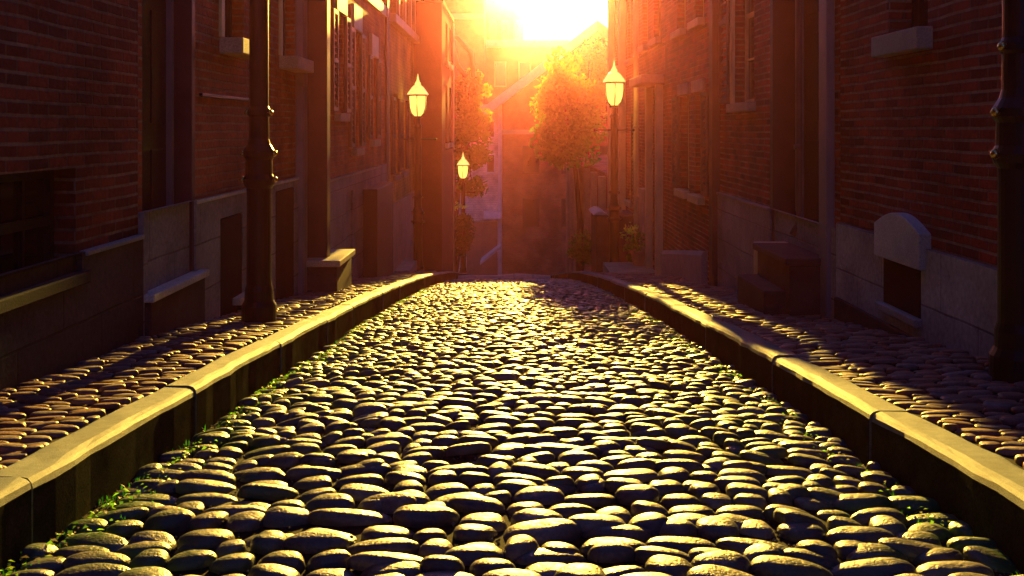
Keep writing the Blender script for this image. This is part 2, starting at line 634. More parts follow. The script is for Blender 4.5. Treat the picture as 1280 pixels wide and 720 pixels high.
# pale paving slabs where the cobbles end at the top of the drop
mb = MB()
for i in range(5):
    for j in range(2):
        x0 = -1.2 + i * .42 + random.uniform(-.02, .02)
        yy = 21.6 + j * .8
        z = float(zr(yy)) + .11
        b = len(mb.v)
        mb.box(x0, x0 + .40, yy, yy + .77, z - .1, z)
        for q in range(b, b + 8):
            vx, vy, vz = mb.v[q]
            mb.v[q] = (vx, vy, vz + float(zr(vy)) - float(zr(yy)) + .05 * math.exp(-((vx - .2) / .35) ** 2))
tag(mb.build('crossing', M['white_stone'], bevel=.012), kind='structure')
tag(sheet('cross_street', -70, 70, 12, 60, 70, 4, lambda x, y: zr(y) + .01, M['asphalt']), kind='structure')

# fallen leaves swept into the gutters
V, F = [], []
for i in range(4200):
    s_ = -1 if random.random() < .72 else 1
    yy = random.uniform(1.6, 15) if s_ < 0 else random.uniform(3, 14)
    xx = s_ * (ROADW - .02 - abs(random.gauss(0, .055)) - (.03 * math.sin(yy * 2) + .03))
    z = float(zr(yy)) + random.uniform(-.02, .018)
    L = random.uniform(.005, .013)
    a = random.uniform(0, 6.28)
    u = Vector((math.cos(a), math.sin(a), random.uniform(-.5, .5))) * L
    w = Vector((-math.sin(a), math.cos(a), random.uniform(-.7, .7))) * L * .6
    c = Vector((xx, yy, z))
    b = len(V)
    V += [c - u, c + w + Vector((0, 0, .004)), c + u, c - w + Vector((0, 0, .004))]
    F.append((b, b + 1, b + 2, b + 3))
tag(np_mesh('fallen_leaves', [tuple(v) for v in V], F, M['litter'], smooth=False),
    'yellow fallen leaves and grit lying in the gutters beside the kerbs', 'leaves', kind='stuff')


# grit in the joints, small weeds along the gutters
V, F = [], []
for i in range(9000):
    yy = 1.6 + 7.5 * random.random() ** 1.5
    xx = random.uniform(-ROADW, ROADW)
    if random.random() < .3:
        xx = random.choice((-1, 1)) * (ROADW - abs(random.gauss(0, .06)))
    q = random.uniform(.003, .008)
    z = float(zr(yy)) + crown(xx) - .02 + q * .4
    b = len(V)
    for dx, dy, dz in ((1, 0, 0), (0, 1, 0), (-1, 0, 0), (0, -1, 0), (0, 0, .8), (0, 0, -.8)):
        V.append((xx + q * dx * random.uniform(.6, 1.2), yy + q * dy * random.uniform(.6, 1.2), z + q * dz))
    for t in range(4):
        F += [(b + t, b + (t + 1) % 4, b + 4), (b + (t + 1) % 4, b + t, b + 5)]
tag(np_mesh('gravel', V, F, M['grit'], smooth=False), 'fine grit and gravel packed between the cobbles', 'gravel', kind='stuff')
V, F = [], []
for i in range(260):
    s_ = -1 if random.random() < .6 else 1
    yy = random.uniform(1.8, 11)
    xx = s_ * (ROADW - abs(random.gauss(0, .10)) - .01)
    z = float(zr(yy)) + crown(xx) - .02
    for k in range(random.randint(4, 10)):
        a, h, w = random.uniform(0, 6.28), random.uniform(.012, .030), .0022
        dx, dy = random.gauss(0, .012), random.gauss(0, .012)
        u = Vector((math.cos(a), math.sin(a), 0))
        p = Vector((xx + dx, yy + dy, z))
        l = Vector((-u.y, u.x, 0)) * random.uniform(-.015, .015)
        b = len(V)
        V += [tuple(p - u * w), tuple(p + u * w), tuple(p + l * .5 + u * w * .8 + Vector((0, 0, h * .6))), tuple(p + l * .5 - u * w * .8 + Vector((0, 0, h * .6))), tuple(p + l * 1.4 + Vector((0, 0, h)))]
        F += [(b, b + 1, b + 2), (b, b + 2, b + 3), (b + 3, b + 2, b + 4)]
tag(np_mesh('grass', V, F, M['leaf_dark'], smooth=False), 'small green weeds growing in the joints near the gutters', 'grass', kind='stuff')

# ------------------------------------------------------------------ houses
class House:
    """a terrace house on one side of the street; its front is the plane x = side * X"""

    def __init__(s, side, X, y0, y1, top, mat, label, openings=(), found=None, depth=6.0, fmat=None, name='brick_house', cat='house', fopen=()):
        s.side, s.X, s.y0, s.y1 = side, X, y0 + .002, y1 - .002
        yb = (y0 + y1) / 2
        s.root = empty(name, (side * X, yb, float(zs(yb))))
        tag(s.root, label, cat, 'terraced houses along the street')
        bot = float(zr(y1)) - .6
        s.bot = bot
        s.ops = list(openings)
        s.wall(s.X, bot, top, s.ops, depth, mat, 'wall')
        if found is not None:
            s.wall(s.X - .035, bot, found, list(fopen), .034, fmat or M['granite_block'], 'foundation')
        s.found = found

    def fx(s, d):               # x at distance d out from the wall plane into the street (negative: inside)
        return s.side * (s.X - d)

    def wall(s, X, z0, z1, ops, depth, mat, name):
        sd = s.side
        mb = MB()
        ys = sorted({s.y0, s.y1, *[v for o in ops for v in o[:2] if s.y0 < v < s.y1]})
        zz = sorted({z0, z1, *[v for o in ops for v in o[2:4] if z0 < v < z1]})
        x = sd * X
        inside = lambda cy, cz: any(o[0] < cy < o[1] and o[2] < cz < o[3] for o in ops)
        for i in range(len(ys) - 1):
            for k in range(len(zz) - 1):
                a, b, c, d = ys[i], ys[i + 1], zz[k], zz[k + 1]
                if not inside((a + b) / 2, (c + d) / 2):
                    mb.quad((x, a, c), (x, b, c), (x, b, d), (x, a, d))
        for o in ops:
            a, b, c, d = max(o[0], s.y0), min(o[1], s.y1), max(o[2], z0), min(o[3], z1)
            dp = min(o[4] if len(o) > 4 else .14, depth - .001)
            xi = sd * (X + dp)
            if o[0] > s.y0: mb.quad((x, a, c), (xi, a, c), (xi, a, d), (x, a, d))
            if o[1] < s.y1: mb.quad((x, b, c), (xi, b, c), (xi, b, d), (x, b, d))
            if o[2] > z0: mb.quad((x, a, c), (xi, a, c), (xi, b, c), (x, b, c))
            if o[3] < z1: mb.quad((x, a, d), (xi, a, d), (xi, b, d), (x, b, d))
            mb.quad((xi, a, c), (xi, b, c), (xi, b, d), (xi, a, d))
        xb = sd * (X + depth)
        mb.quad((x, s.y0, z0), (xb, s.y0, z0), (xb, s.y0, z1), (x, s.y0, z1))
        mb.quad((x, s.y1, z0), (xb, s.y1, z0), (xb, s.y1, z1), (x, s.y1, z1))
        mb.quad((xb, s.y0, z0), (xb, s.y1, z0), (xb, s.y1, z1), (xb, s.y0, z1))
        mb.quad((x, s.y0, z1), (x, s.y1, z1), (xb, s.y1, z1), (xb, s.y0, z1))
        # normals: do not merge/flip the open pieces wrongly -> plain build
        return mb.build(name, mat, s.root)

    def window(s, a, b, c, d, dp=.14, frame=M['black_wood'], pane=M['glass'], nx=2, nz=3, fw=.05):
        """sash in the opening a..b (along the street), c..d (height); glass sits dp deep"""
        mb = MB()
        x0, x1 = s.fx(-(dp - .045)), s.fx(-(dp - .005))
        mb.box(x0, x1, a + .002, a + fw, c + .002, d - .002)
        mb.box(x0, x1, b - fw, b - .002, c + .002, d - .002)
        mb.box(x0, x1, a + fw, b - fw, c + .002, c + fw)
        mb.box(x0, x1, a + fw, b - fw, d - fw, d - .002)
        zm = (c + d) / 2
        mb.box(x0, x1, a + fw, b - fw, zm - .025, zm + .025)
        xm0, xm1 = s.fx(-(dp - .035)), s.fx(-(dp - .012))
        for i in range(1, nx):
            yy = a + (b - a) * i / nx
            mb.box(xm0, xm1, yy - .011, yy + .011, c + fw, zm - .025)
            mb.box(xm0, xm1, yy - .011, yy + .011, zm + .025, d - fw)
        for h0, h1 in ((c, zm), (zm, d)):
            for i in range(1, nz - 1):
                zz = h0 + (h1 - h0) * i / (nz - 1)
                mb.box(xm0 + s.side * .003, xm1 - s.side * .003, a + fw, b - fw, zz - .011, zz + .011)
        w = mb.build('window', frame, s.root)
        p = MB().box(s.fx(-(dp - .012)), s.fx(-(dp - .006)), a + fw * .6, b - fw * .6, c + fw * .6, d - fw * .6)
        p.build('pane', pane, w)
        return w

    def sill(s, a, b, c, h=.13, out=.07, mat=None, name='sill', inn=.1):
        return MB().box(s.fx(-inn), s.fx(out), a - .07, b + .07, c - h, c).build(name, mat or M['sandstone'], s.root, bevel=.008)

    def lintel(s, a, b, d, h=.2, out=.02, mat=None):
        return MB().box(s.fx(-.06), s.fx(out), a - .09, b + .09, d, d + h).build('lintel', mat or M['sandstone'], s.root, bevel=.006)

    def shutter(s, a, b, c, d, mat=None, out=.055):
        mb = MB()
        x0, x1, xm = s.fx(.006), s.fx(out), s.fx(out * .6)
        t = .055
        mb.box(x0, x1, a, a + t, c, d)
        mb.box(x0, x1, b - t, b, c, d)
        for z_ in (c, (c + d) / 2 - t / 2, d - t):
            mb.box(x0, x1, a + t, b - t, z_, z_ + t)
        n = max(4, int((d - c) / .09))
        for i in range(n):
            z_ = c + t + (d - c - 2 * t) * i / n
            mb.prism([(x0, z_), (xm, z_ - .004), (xm, z_ + .008), (x0, z_ + .05)], 'y', a + t, b - t)
        return mb.build('shutter', mat or M['black_wood'], s.root)

    def box(s, name, mat, o0, o1, a, b, c, d, bevel=.008):
        return MB().box(s.fx(o0), s.fx(o1), a, b, c, d).build(name, mat, s.root, bevel=bevel)

    def spout(s, y, z0, z1, out=.09, r=.05, mat=None):
        mb = MB()
        x = s.fx(out)
        pts = [(x, y, z1), (x, y, z0 + .25), (x, y, z0 + .12), (x - s.side * .06, y, z0 + .02)]
        mb.tube(pts, r, 10)
        z_ = z0 + .8
        while z_ < z1:
            mb.lathe(x, y, [(r - .004, z_), (r + .012, z_ + .005), (r + .012, z_ + .045), (r - .004, z_ + .05)], 10)
            z_ += 1.4
        return mb.build('downspout', mat or M['copper'], s.root, smooth=True)

    def door(s, a, b, c, d, dp, mat, leafs=1):
        mb = MB()
        x0, x1 = s.fx(-(dp - .003)), s.fx(-(dp - .05))
        mb.box(x0, x1, a + .06, b - .06, c, d - .06)
        hh = d - .06 - c
        for i in range(2):
            for j in range(3):
                ya = a + .06 + .09 + i * (b - a - .12) / 2 * .97
                yb = ya + (b - a - .12) / 2 - .16
                za = c + .12 + j * hh / 3
                mb.box(x1, s.fx(-(dp - .062)), ya, yb, za, za + hh / 3 - .18)
        dr = mb.build('door', mat, s.root, bevel=.006)
        fr = MB()
        fx1 = s.fx(-(dp - .09))
        fr.box(x0, fx1, a + .003, a + .058, c, d - .003)
        fr.box(x0, fx1, b - .058, b - .003, c, d - .003)
        fr.box(x0, fx1, a + .058, b - .058, d - .058, d - .003)
        fr.build('door_frame', M['grey_trim'], s.root)
        k = MB()
        xk = s.fx(-(dp - .05))
        k.tube([(xk, a + .14, c + 1.0), (xk - s.side * .05, a + .14, c + 1.0)], .012, 8)
        k.lathe(xk - s.side * .05, a + .14, [(.01, c + .975), (.03, c + .985), (.034, c + 1.0), (.03, c + 1.015), (.01, c + 1.025)], 10)
        k.build('handle', M['brass'], dr, smooth=True)
        return dr


def ypx(side, X, px):           # street depth at which a wall at X meets photo column px
    return 1200 * X / ((640 - px) if side < 0 else (px - 640))


TOP = 8.2

# ---- left row
L1 = House(-1, LW, -9, 6.03, TOP, M['brick'], 'dark red brick house with black panelled cellar window at the left edge',
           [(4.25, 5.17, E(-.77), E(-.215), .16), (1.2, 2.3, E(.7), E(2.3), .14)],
           found=E(-.67), fopen=[(4.25, 5.17, E(-.77), E(-.6), .033)], fmat=M['dark_block'])
L1.window(4.25, 5.17, E(-.77), E(-.215), .16, nx=3, nz=2)
L1.box('sill', M['granite_dark'], -.12, .06, 4.16, 5.23, E(-.84), E(-.772))
L1.window(1.2, 2.3, E(.7), E(2.3)); L1.sill(1.2, 2.3, E(.7))
L1.box('coping', M['granite'], -.02, .05, 5.21, 6.02, E(-.695), E(-.668), .006)

y_d0, y_d1 = 6.03, 7.0
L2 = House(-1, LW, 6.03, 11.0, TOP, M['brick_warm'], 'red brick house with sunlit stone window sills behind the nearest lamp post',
           [(6.10, 7.03, -3, E(2.2), .2), (7.78, 8.42, E(.72), E(2.5), .15), (9.75, 10.4, E(.74), E(2.5), .15)],
           found=E(-.53), fopen=[(6.10, 7.03, -3, E(2), .033), (7.62, 8.25, -3, E(-.72), .033), (9.4, 10.2, -3, E(-.62), .033)], fmat=M['granite_block'])
L2.door(6.10, 7.0, E(-1.05), E(1.9), .2, M['navy_door'])
L2.box('jamb_panel', M['plum_wood'], -.19, .02, 6.985, 7.06, E(-1.04), E(2.18), .004)
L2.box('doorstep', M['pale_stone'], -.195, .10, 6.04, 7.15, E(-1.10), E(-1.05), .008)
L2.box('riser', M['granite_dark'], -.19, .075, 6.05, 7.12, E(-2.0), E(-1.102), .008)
for a, b in ((7.78, 8.42), (9.75, 10.4)):
    L2.window(a, b, E(.73), E(2.5), .15)
    L2.sill(a, b, E(.73), .13, .19)
    L2.lintel(a, b, E(2.5))
    L2.box('architrave', M['cream_trim'], -.12, .025, a - .085, a - .002, E(.735), E(2.495), .004)
L2.box('coping', M['pale_stone'], -.02, .045, 7.05, 10.45, E(-.56), E(-.53), .006)
L2.box('cellar_opening_shade', M['opening_shade'], .001, .0355, 7.64, 8.23, E(-1.6), E(-.73), .004)
L2.box('cellar_opening_shade', M['opening_shade'], .001, .0355, 9.42, 10.18, E(-1.9), E(-.63), .004)
L2.box('cellar_sill', M['sandstone'], .034, .11, 7.95, 8.5, E(-1.47), E(-1.41), .006)
L2.box('iron_strap', M['iron'], .002, .03, 7.2, 8.6, E(.235), E(.262), .004)
L2.box('pilaster', M['grey_trim'], .001, .09, 10.4, 10.62, float(zs(11)) - .3, TOP - .3, .01)
L2.box('pilaster', M['plum_wood'], .001, .27, 10.80, 10.995, float(zs(11)) - .3, TOP - .3, .01)

L3 = House(-1, LW, 11.0, 18.0, TOP, M['brick_warm'], 'orange brick house with three tall dark shuttered windows under pale stone lintels',
           [(11.12, 11.95, -3, E(2.0), .30), (12.75, 13.35, E(.2), E(1.56), .14), (14.1, 14.7, E(-.3), E(1.46), .14), (15.9, 16.5, E(-.2), E(1.2), .14)],
           found=E(-.66), fopen=[(11.12, 11.95, -3, E(-.5), .033), (13.4, 14.0, -3, E(-.9), .033)], fmat=M['granite_block'])
L3.door(11.12, 11.95, E(-1.46), E(1.7), .30, M['plum_wood'])
L3.box('doorstep', M['sandstone'], .002, .46, 10.55, 11.6, E(-1.53), E(-1.46), .012)
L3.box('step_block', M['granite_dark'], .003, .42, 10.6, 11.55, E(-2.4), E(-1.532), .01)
for a, b, c, d in ((12.75, 13.35, .2, 1.56), (14.1, 14.7, -.3, 1.46), (15.9, 16.5, -.2, 1.2)):
    L3.window(a, b, E(c), E(d), .14)
    L3.sill(a, b, E(c), .11, .09)
    L3.lintel(a, b, E(d), .36, .05, M['cream_trim'])
    L3.shutter(a - .36, a - .015, E(c) + .02, E(d) - .01)
    L3.shutter(b + .015, b + .36, E(c) + .02, E(d) - .01)
L3.box('belt_course', M['cream_trim'], -.05, .035, 12.02, 17.95, E(2.05), E(2.25), .006)
L3.box('coping', M['sandstone'], -.02, .045, 12.02, 17.0, E(-.69), E(-.66), .006)
L3.box('bulkhead', M['black_wood'], .036, .26, 14.9, 16.9, E(-2.6), E(-.95), .01)
L3.box('pilaster', M['plum_wood'], .001, .05, 17.75, 17.98, -3.5, TOP - .3, .01)

L4 = House(-1, LW, 18.0, 23.0, TOP + .5, M['cream_brick'], 'yellow painted house with a long bay of sash windows over its front',
           [(19.0, 19.7, E(-.95), E(.7), .14), (20.4, 21.1, E(-1.0), E(.6), .14),
            (18.6, 19.5, E(2.2), E(4.6), .16), (19.75, 20.65, E(2.2), E(4.6), .16), (20.9, 21.8, E(2.2), E(4.6), .16), (22.0, 22.7, E(2.2), E(4.6), .16)],
           found=E(-1.5), fmat=M['sandstone'])
for a, b in ((19.0, 19.7), (20.4, 21.1)):
    L4.window(a, b, E(-.95), E(.6), .14)
    L4.sill(a, b, E(-.95), .1, .07)
    L4.shutter(a - .38, a - .015, E(-.9), E(.6), M['plum_wood'])
    L4.shutter(b + .015, b + .30, E(-.9), E(.6), M['plum_wood'])
for a, b in ((18.6, 19.5), (19.75, 20.65), (20.9, 21.8), (22.0, 22.7)):
    L4.window(a, b, E(2.2), E(4.6), .16, frame=M['cream_trim'])
    L4.box('mullion', M['cream_trim'], .001, .06, b + .02, b + .16, E(2.2), E(4.6), .006)
L4.box('sill', M['cream_trim'], .001, .14, 18.3, 22.9, E(2.02), E(2.19), .01)
L4.box('step', M['sandstone'], .036, .34, 18.9, 20.6, float(zs(20)) - .3, float(zs(18.9)) + .04, .012)

L5 = House(-1, 1.68, 23.0, 27.5, E(3.0), M['plum_stucco'], 'tall smooth plum house end standing out behind the left gas lamp',
           [(24.2, 25.0, E(-.4), E(1.1), .14), (25.7, 26.5, E(-.4), E(1.1), .14), (24.2, 25.0, E(1.7), E(2.7), .14), (25.7, 26.5, E(1.7), E(2.7), .14)])
for c, d in ((-.4, 1.1), (1.7, 2.7)):
    for a, b in ((24.2, 25.0), (25.7, 26.5)):
        L5.window(a, b, E(c), E(d)); L5.sill(a, b, E(c), .12, .07, M['cream_trim'])
MB().box(-7.7, -1.65, 22.97, 27.53, E(3.003), E(3.1)).build('coping', M['granite_dark'], L5.root)
L5.box('corner_board', M['cream_trim'], -.3, .03, 27.2, 27.49, -5, E(2.98), .01)

L6 = House(-1, 2.6, 27.5, 45.0, 5.6, M['brick_warm'], 'low brick house set back behind the left street tree',
           [(30 + 3.2 * i, 31 + 3.2 * i, E(-1.2), E(.6), .14) for i in range(4)])
for i in range(4):
    L6.window(30 + 3.2 * i, 31 + 3.2 * i, E(-1.2), E(.6)); L6.sill(30 + 3.2 * i, 31 + 3.2 * i, E(-1.2), .12, .07)
L7 = House(-1, 1.75, 60.0, 66.0, 12.5, M['brick_far'], 'tall orange brick house with pale string course beyond the left tree',
           [(62, 63, E(2.5), E(4.5), .14)], depth=4.2)
L7.window(62, 63, E(2.5), E(4.5)); L7.sill(62, 63, E(2.5))
MB().box(-5.9, -1.72, 59.94, 59.995, E(6.8), E(7.15)).build('string_course', M['cream_trim'], L7.root)

# ---- right row
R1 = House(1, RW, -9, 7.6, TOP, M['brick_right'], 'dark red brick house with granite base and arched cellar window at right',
           [(6.0, 6.62, E(.62), E(2.4), .2), (2.2, 3.0, E(.62), E(2.4), .2)], found=E(-.75), fmat=M['pale_block'],
           fopen=[(6.02, 6.63, E(-1.2), E(-.885), .033)])
for a, b in ((6.0, 6.62), (2.2, 3.0)):
    R1.window(a, b, E(.63), E(2.4), .2)
    R1.sill(a, b, E(.63), .14, .1, M['granite'])
    R1.lintel(a, b, E(2.4), .2, .02, M['granite'])
mb = MB()
ya, yb, zt = 5.955, 6.70, E(-.885)
arc = [(ya, zt)] + [(ya + (yb - ya) * i / 12, E(-.66) + .10 * math.sin(math.pi * i / 12)) for i in range(13)] + [(yb, zt)]
mb.prism(arc, 'x', R1.fx(-.02), R1.fx(.075))
mb.build('arch_stone', M['arch'], R1.root, bevel=.006)
R1.box('cellar_opening_shade', M['opening_shade'], .001, .0355, 6.02, 6.63, E(-1.2), E(-.886), .003)
R1.box('cellar_sill', M['granite'], .036, .085, 6.0, 6.66, E(-1.25), E(-1.202), .006)
R1.box('plinth', M['granite_dark'], .036, .07, 4.0, 7.55, -1.2, float(zs(6.3)) + .03, .01)

R2 = House(1, RW, 7.6, 12.2, TOP, M['brick_right'], 'red brick house with a recessed dark doorway and black doorstep at right',
           [(8.0, 9.55, -3, E(2.6), .26), (10.3, 11.2, E(.27), E(2.3), .16)], found=E(-.80), fmat=M['granite_block'],
           fopen=[(8.0, 9.55, -3, E(2), .033)])
R2.door(8.1, 9.3, E(-1.05), E(2.0), .26, M['black_wood'])
R2.box('reveal_panel', M['plum_wood'], -.255, .02, 9.50, 9.60, E(-2), E(2.58), .004)
R2.box('doorstep', M['granite_dark'], -.25, .36, 7.86, 8.95, E(-1.13), E(-1.07), .012)
R2.box('riser', M['granite_dark'], -.24, .32, 7.88, 8.92, E(-2.0), E(-1.132), .01)
R2.box('lower_step', M['granite_dark'], .30, .50, 8.0, 8.95, E(-2.0), E(-1.36), .012)
R2.box('doorstep_edge', M['sandstone'], -.2, .30, 8.955, 9.15, E(-1.9), E(-1.08), .01)
R2.box('pilaster', M['grey_trim'], .001, .07, 7.72, 7.93, E(-2), TOP - .3, .01)
R2.spout(8.78, E(-1.0), TOP - .2, -.02, .03, M['copper'])
R2.window(10.3, 11.2, E(.28), E(2.3), .16, frame=M['cream_trim'])
R2.sill(10.3, 11.2, E(.28), .1, .09)
R2.box('architrave', M['cream_trim'], -.14, .03, 11.205, 11.33, E(.285), E(2.3), .005)
R2.shutter(11.36, 11.85, E(.3), E(2.25), M['plum_wood'])
R2.box('coping', M['grey_trim'], -.02, .05, 9.61, 12.15, E(-.83), E(-.798), .006)
R2.box('pilaster', M['plum_wood'], .001, .10, 11.98, 12.19, -3, TOP - .3, .01)

R3 = House(1, RW, 12.2, 16.3, TOP, M['brick_right'], 'red brick house with paired tall sash windows and a low granite plinth',
           [(13.0, 13.65, E(-.93), E(.5), .16), (14.1, 14.8, E(-.93), E(.5), .16), (13.0, 13.65, E(1.5), E(3.1), .16), (14.4, 15.1, E(1.5), E(3.1), .16)])
for a, b, c, d in ((13.0, 13.65, -.93, .5), (14.1, 14.8, -.93, .5), (13.0, 13.65, 1.5, 3.1), (14.4, 15.1, 1.5, 3.1)):
    R3.window(a, b, E(c), E(d), .16, frame=M['cream_trim'])
    R3.sill(a, b, E(c), .11, .10, M['cream_trim'])
    R3.lintel(a, b, E(d), .17, .04)
R3.shutter(12.55, 12.97, E(-.9), E(.48), M['plum_wood'])
R3.shutter(14.85, 15.3, E(-.9), E(.48), M['plum_wood'])
mb = MB()
n_ = 8
for k in range(n_):
    a, b = 12.75 + 3.5 * k / n_ + .004, 12.75 + 3.5 * (k + 1) / n_ - .004
    q = len(mb.v)
    for v in (a, b):
        g = float(zs(v))
        mb.v += [(R3.fx(-.01), v, g - .3), (R3.fx(.085), v, g - .3), (R3.fx(.085), v, g + .36), (R3.fx(.05), v, g + .42), (R3.fx(-.01), v, g + .42)]
    mb.f += [tuple(q + t for t in range(5)), tuple(q + 5 + t for t in reversed(range(5)))] + [(q + t, q + (t + 1) % 5, q + 5 + (t + 1) % 5, q + 5 + t) for t in range(5)]
mb.build('plinth', M['granite'], R3.root)

R4 = House(1, RW, 16.3, 19.6, TOP + .4, M['brick_right'], 'narrow red brick house with pale trimmed doorway beside the right gas lamp',
           [(16.7, 17.7, -4, E(.75), .25), (16.8, 17.6, E(1.6), E(3.3), .14), (18.4, 19.1, E(1.6), E(3.3), .14)])
R4.door(16.7, 17.7, E(-2.0), E(.6), .25, M['plum_wood'])
R4.box('door_trim', M['cream_trim'], .001, .12, 16.5, 16.68, E(-2.6), E(.75), .01)
R4.box('door_trim', M['cream_trim'], .001, .12, 17.72, 17.9, E(-2.6), E(.75), .01)
R4.box('door_hood', M['sandstone'], .001, .4, 16.35, 18.05, E(.76), E(.92), .02)
R4.box('pier', M['sandstone'], .001, .16, 18.0, 18.5, E(-3.0), E(-1.15), .01)
for a, b in ((16.8, 17.6), (18.4, 19.1)):
    R4.window(a, b, E(1.6), E(3.3), frame=M['cream_trim']); R4.sill(a, b, E(1.6), .12, .1)
R4.box('doorstep', M['sandstone'], .001, .85, 17.2, 18.5, E(-3.2), float(zs(17.2)) + .03, .015)
R4.spout(19.35, E(-2.2), TOP, .1, .05, M['cream_trim'])

R5 = House(1, RW, 19.6, 25.4, TOP + .6, M['brick_far'], 'red brick house with tall shuttered windows behind the right gas lamp',
           [(20.6 + 2.5 * i, 21.5 + 2.5 * i, E(c), E(d), .14) for i in range(2) for c, d in ((-1.6, .3), (1.5, 4.2))])
for i in range(2):
    a, b = 20.6 + 2.5 * i, 21.5 + 2.5 * i
    for c, d in ((-1.6, .3), (1.5, 4.2)):
        R5.window(a, b, E(c), E(d), frame=M['cream_trim']); R5.sill(a, b, E(c), .12, .09, M['cream_trim'])
        R5.shutter(a - .5, a - .015, E(c), E(d), M['plum_wood'])
    R5.box('pilaster', M['cream_trim'], .001, .14, b + .45, b + .75, E(-4), TOP + .3, .01)

R6 = House(1, RW, 25.4, 45.0, E(-1.25), M['brick_far'], 'low brick garden wall house with pale piers behind the right tree',
           [], depth=3.5)
for i in range(7):
    R6.box('pier', M['sandstone'], .001, .18, 26.6 + 2.7 * i, 27.0 + 2.7 * i, -9, E(-1.35), .01)

# ---- houses closing the view at the bottom of the hill
F1 = empty('clapboard_house', (-2.2, 55, -8.6)); tag(F1, 'narrow pale boarded house beside the white corner board down the hill', 'house', 'houses at the bottom of the hill')
MB().box(-4.2, -.58, 55, 60, -8.8, E(1.35)).build('wall', M['teal'], F1)
for z_ in (-2.6, -.6):
    w = MB().box(-1.5, -.95, 54.95, 54.995, E(z_), E(z_ + 1.15)).build('window', M['white_trim'], F1)
    MB().box(-1.42, -1.03, 54.93, 54.945, E(z_ + .1), E(z_ + 1.05)).build('pane', M['glass'], w)
MB().box(-2.6, -.84, 54.95, 54.992, -8.7, E(-5.35)).build('door', M['terracotta'], F1)
MB().box(-1.6, -.6, 54.4, 54.93, E(-5.15), E(-4.75)).build('canopy', M['white_trim'], F1)
MB().box(-.80, -.58, 54.93, 54.998, -8.8, E(1.3)).build('corner_board', M['white_trim'], F1)
MB().prism([(-1.75, E(-7.5)), (-.62, E(-6.6)), (-.62, E(-6.45)), (-1.75, E(-7.35))], 'y', 52.5, 54.2).build('bulkhead', M['pale_stone'], F1)

F2 = empty('gable_house', (4, 54, -8.6)); tag(F2, 'red brick gable house with broad pale raking cornice behind the tree', 'house', 'houses at the bottom of the hill')
xa, xr, xb = -.55, 4.8, 10.2
ze, zp = E(1.35), E(5.45)
MB().prism([(xa, -8.8), (xb, -8.8), (xb, ze), (xr, zp), (xa, ze)], 'y', 54.5, 63).build('wall', M['brick_far'], F2)
sl = (zp - ze) / (xr - xa)
for s_ in (-1, 1):
    q = []
    for t in (-1.1, xr - xa):
        xx = xa + t
        if s_ > 0: xx = 2 * xr - xx
        q.append((xx, ze + t * sl))
    (x0, z0), (x1, z1) = q
    MB().prism([(x0, z0 + .01), (x1, z1 + .01), (x1, z1 + .62), (x0, z0 + .62)], 'y', 53.9, 63.2).build('roof', M['pale_stone'] if s_ < 0 else M['slate'], F2, bevel=.03)
MB().box(-.57, xb, 54.42, 54.49, E(-.35), E(-.1)).build('string_course', M['sandstone'], F2)
for i in range(4):
    for z_ in (-5.6, -2.6, .4):
        if i < 1 and z_ > 0: continue
        x0 = .6 + i * 2.2
        w = MB().box(x0, x0 + .95, 54.44, 54.495, E(z_), E(z_ + 1.6)).build('window', M['plum_wood'], F2)
        MB().box(x0 + .09, x0 + .86, 54.425, 54.436, E(z_ + .1), E(z_ + 1.5)).build('pane', M['glass'], w)

F3 = empty('flat_roofed_house', (1, 75, -8.6)); tag(F3, 'broad flat roofed brick house with pale cornice below the sky gap', 'house', 'houses at the bottom of the hill')
MB().box(-6, 4.2, 75, 84, -8.8, E(6.3)).build('wall', M['brick_far'], F3)
MB().box(-6.3, 4.5, 74.5, 84.3, E(6.3), E(6.85)).build('cornice', M['pale_stone'], F3, bevel=.04)
F4 = empty('tall_house', (-2, 112, -8.6)); tag(F4, 'tall yellowish house block against the bright sky, farthest of all', 'house', 'houses at the bottom of the hill')
MB().box(-9, 1.4, 112, 120, -8.8, E(14.9)).build('wall', M['cream_brick'], F4)
MB().box(-9.2, 1.5, 111.8, 120.2, E(14.91), E(15.2)).build('parapet', M['pale_stone'], F4)
for i in range(3):
    w = MB().box(-2.6 + 1.4 * i, -1.8 + 1.4 * i, 111.93, 111.995, E(10.2), E(12.6)).build('window', M['cream_trim'], F4)
    MB().box(-2.5 + 1.4 * i, -1.9 + 1.4 * i, 111.90, 111.925, E(10.3), E(12.5)).build('pane', M['glass'], w)
for i in range(3):
    x0 = -1.4 + i * 1.9
    w = MB().box(x0, x0 + 1.0, 74.93, 74.995, E(3.2), E(5.2)).build('window', M['cream_trim'], F3)
    MB().box(x0 + .1, x0 + .9, 74.90, 74.925, E(3.3), E(5.1)).build('pane', M['glass'], w)


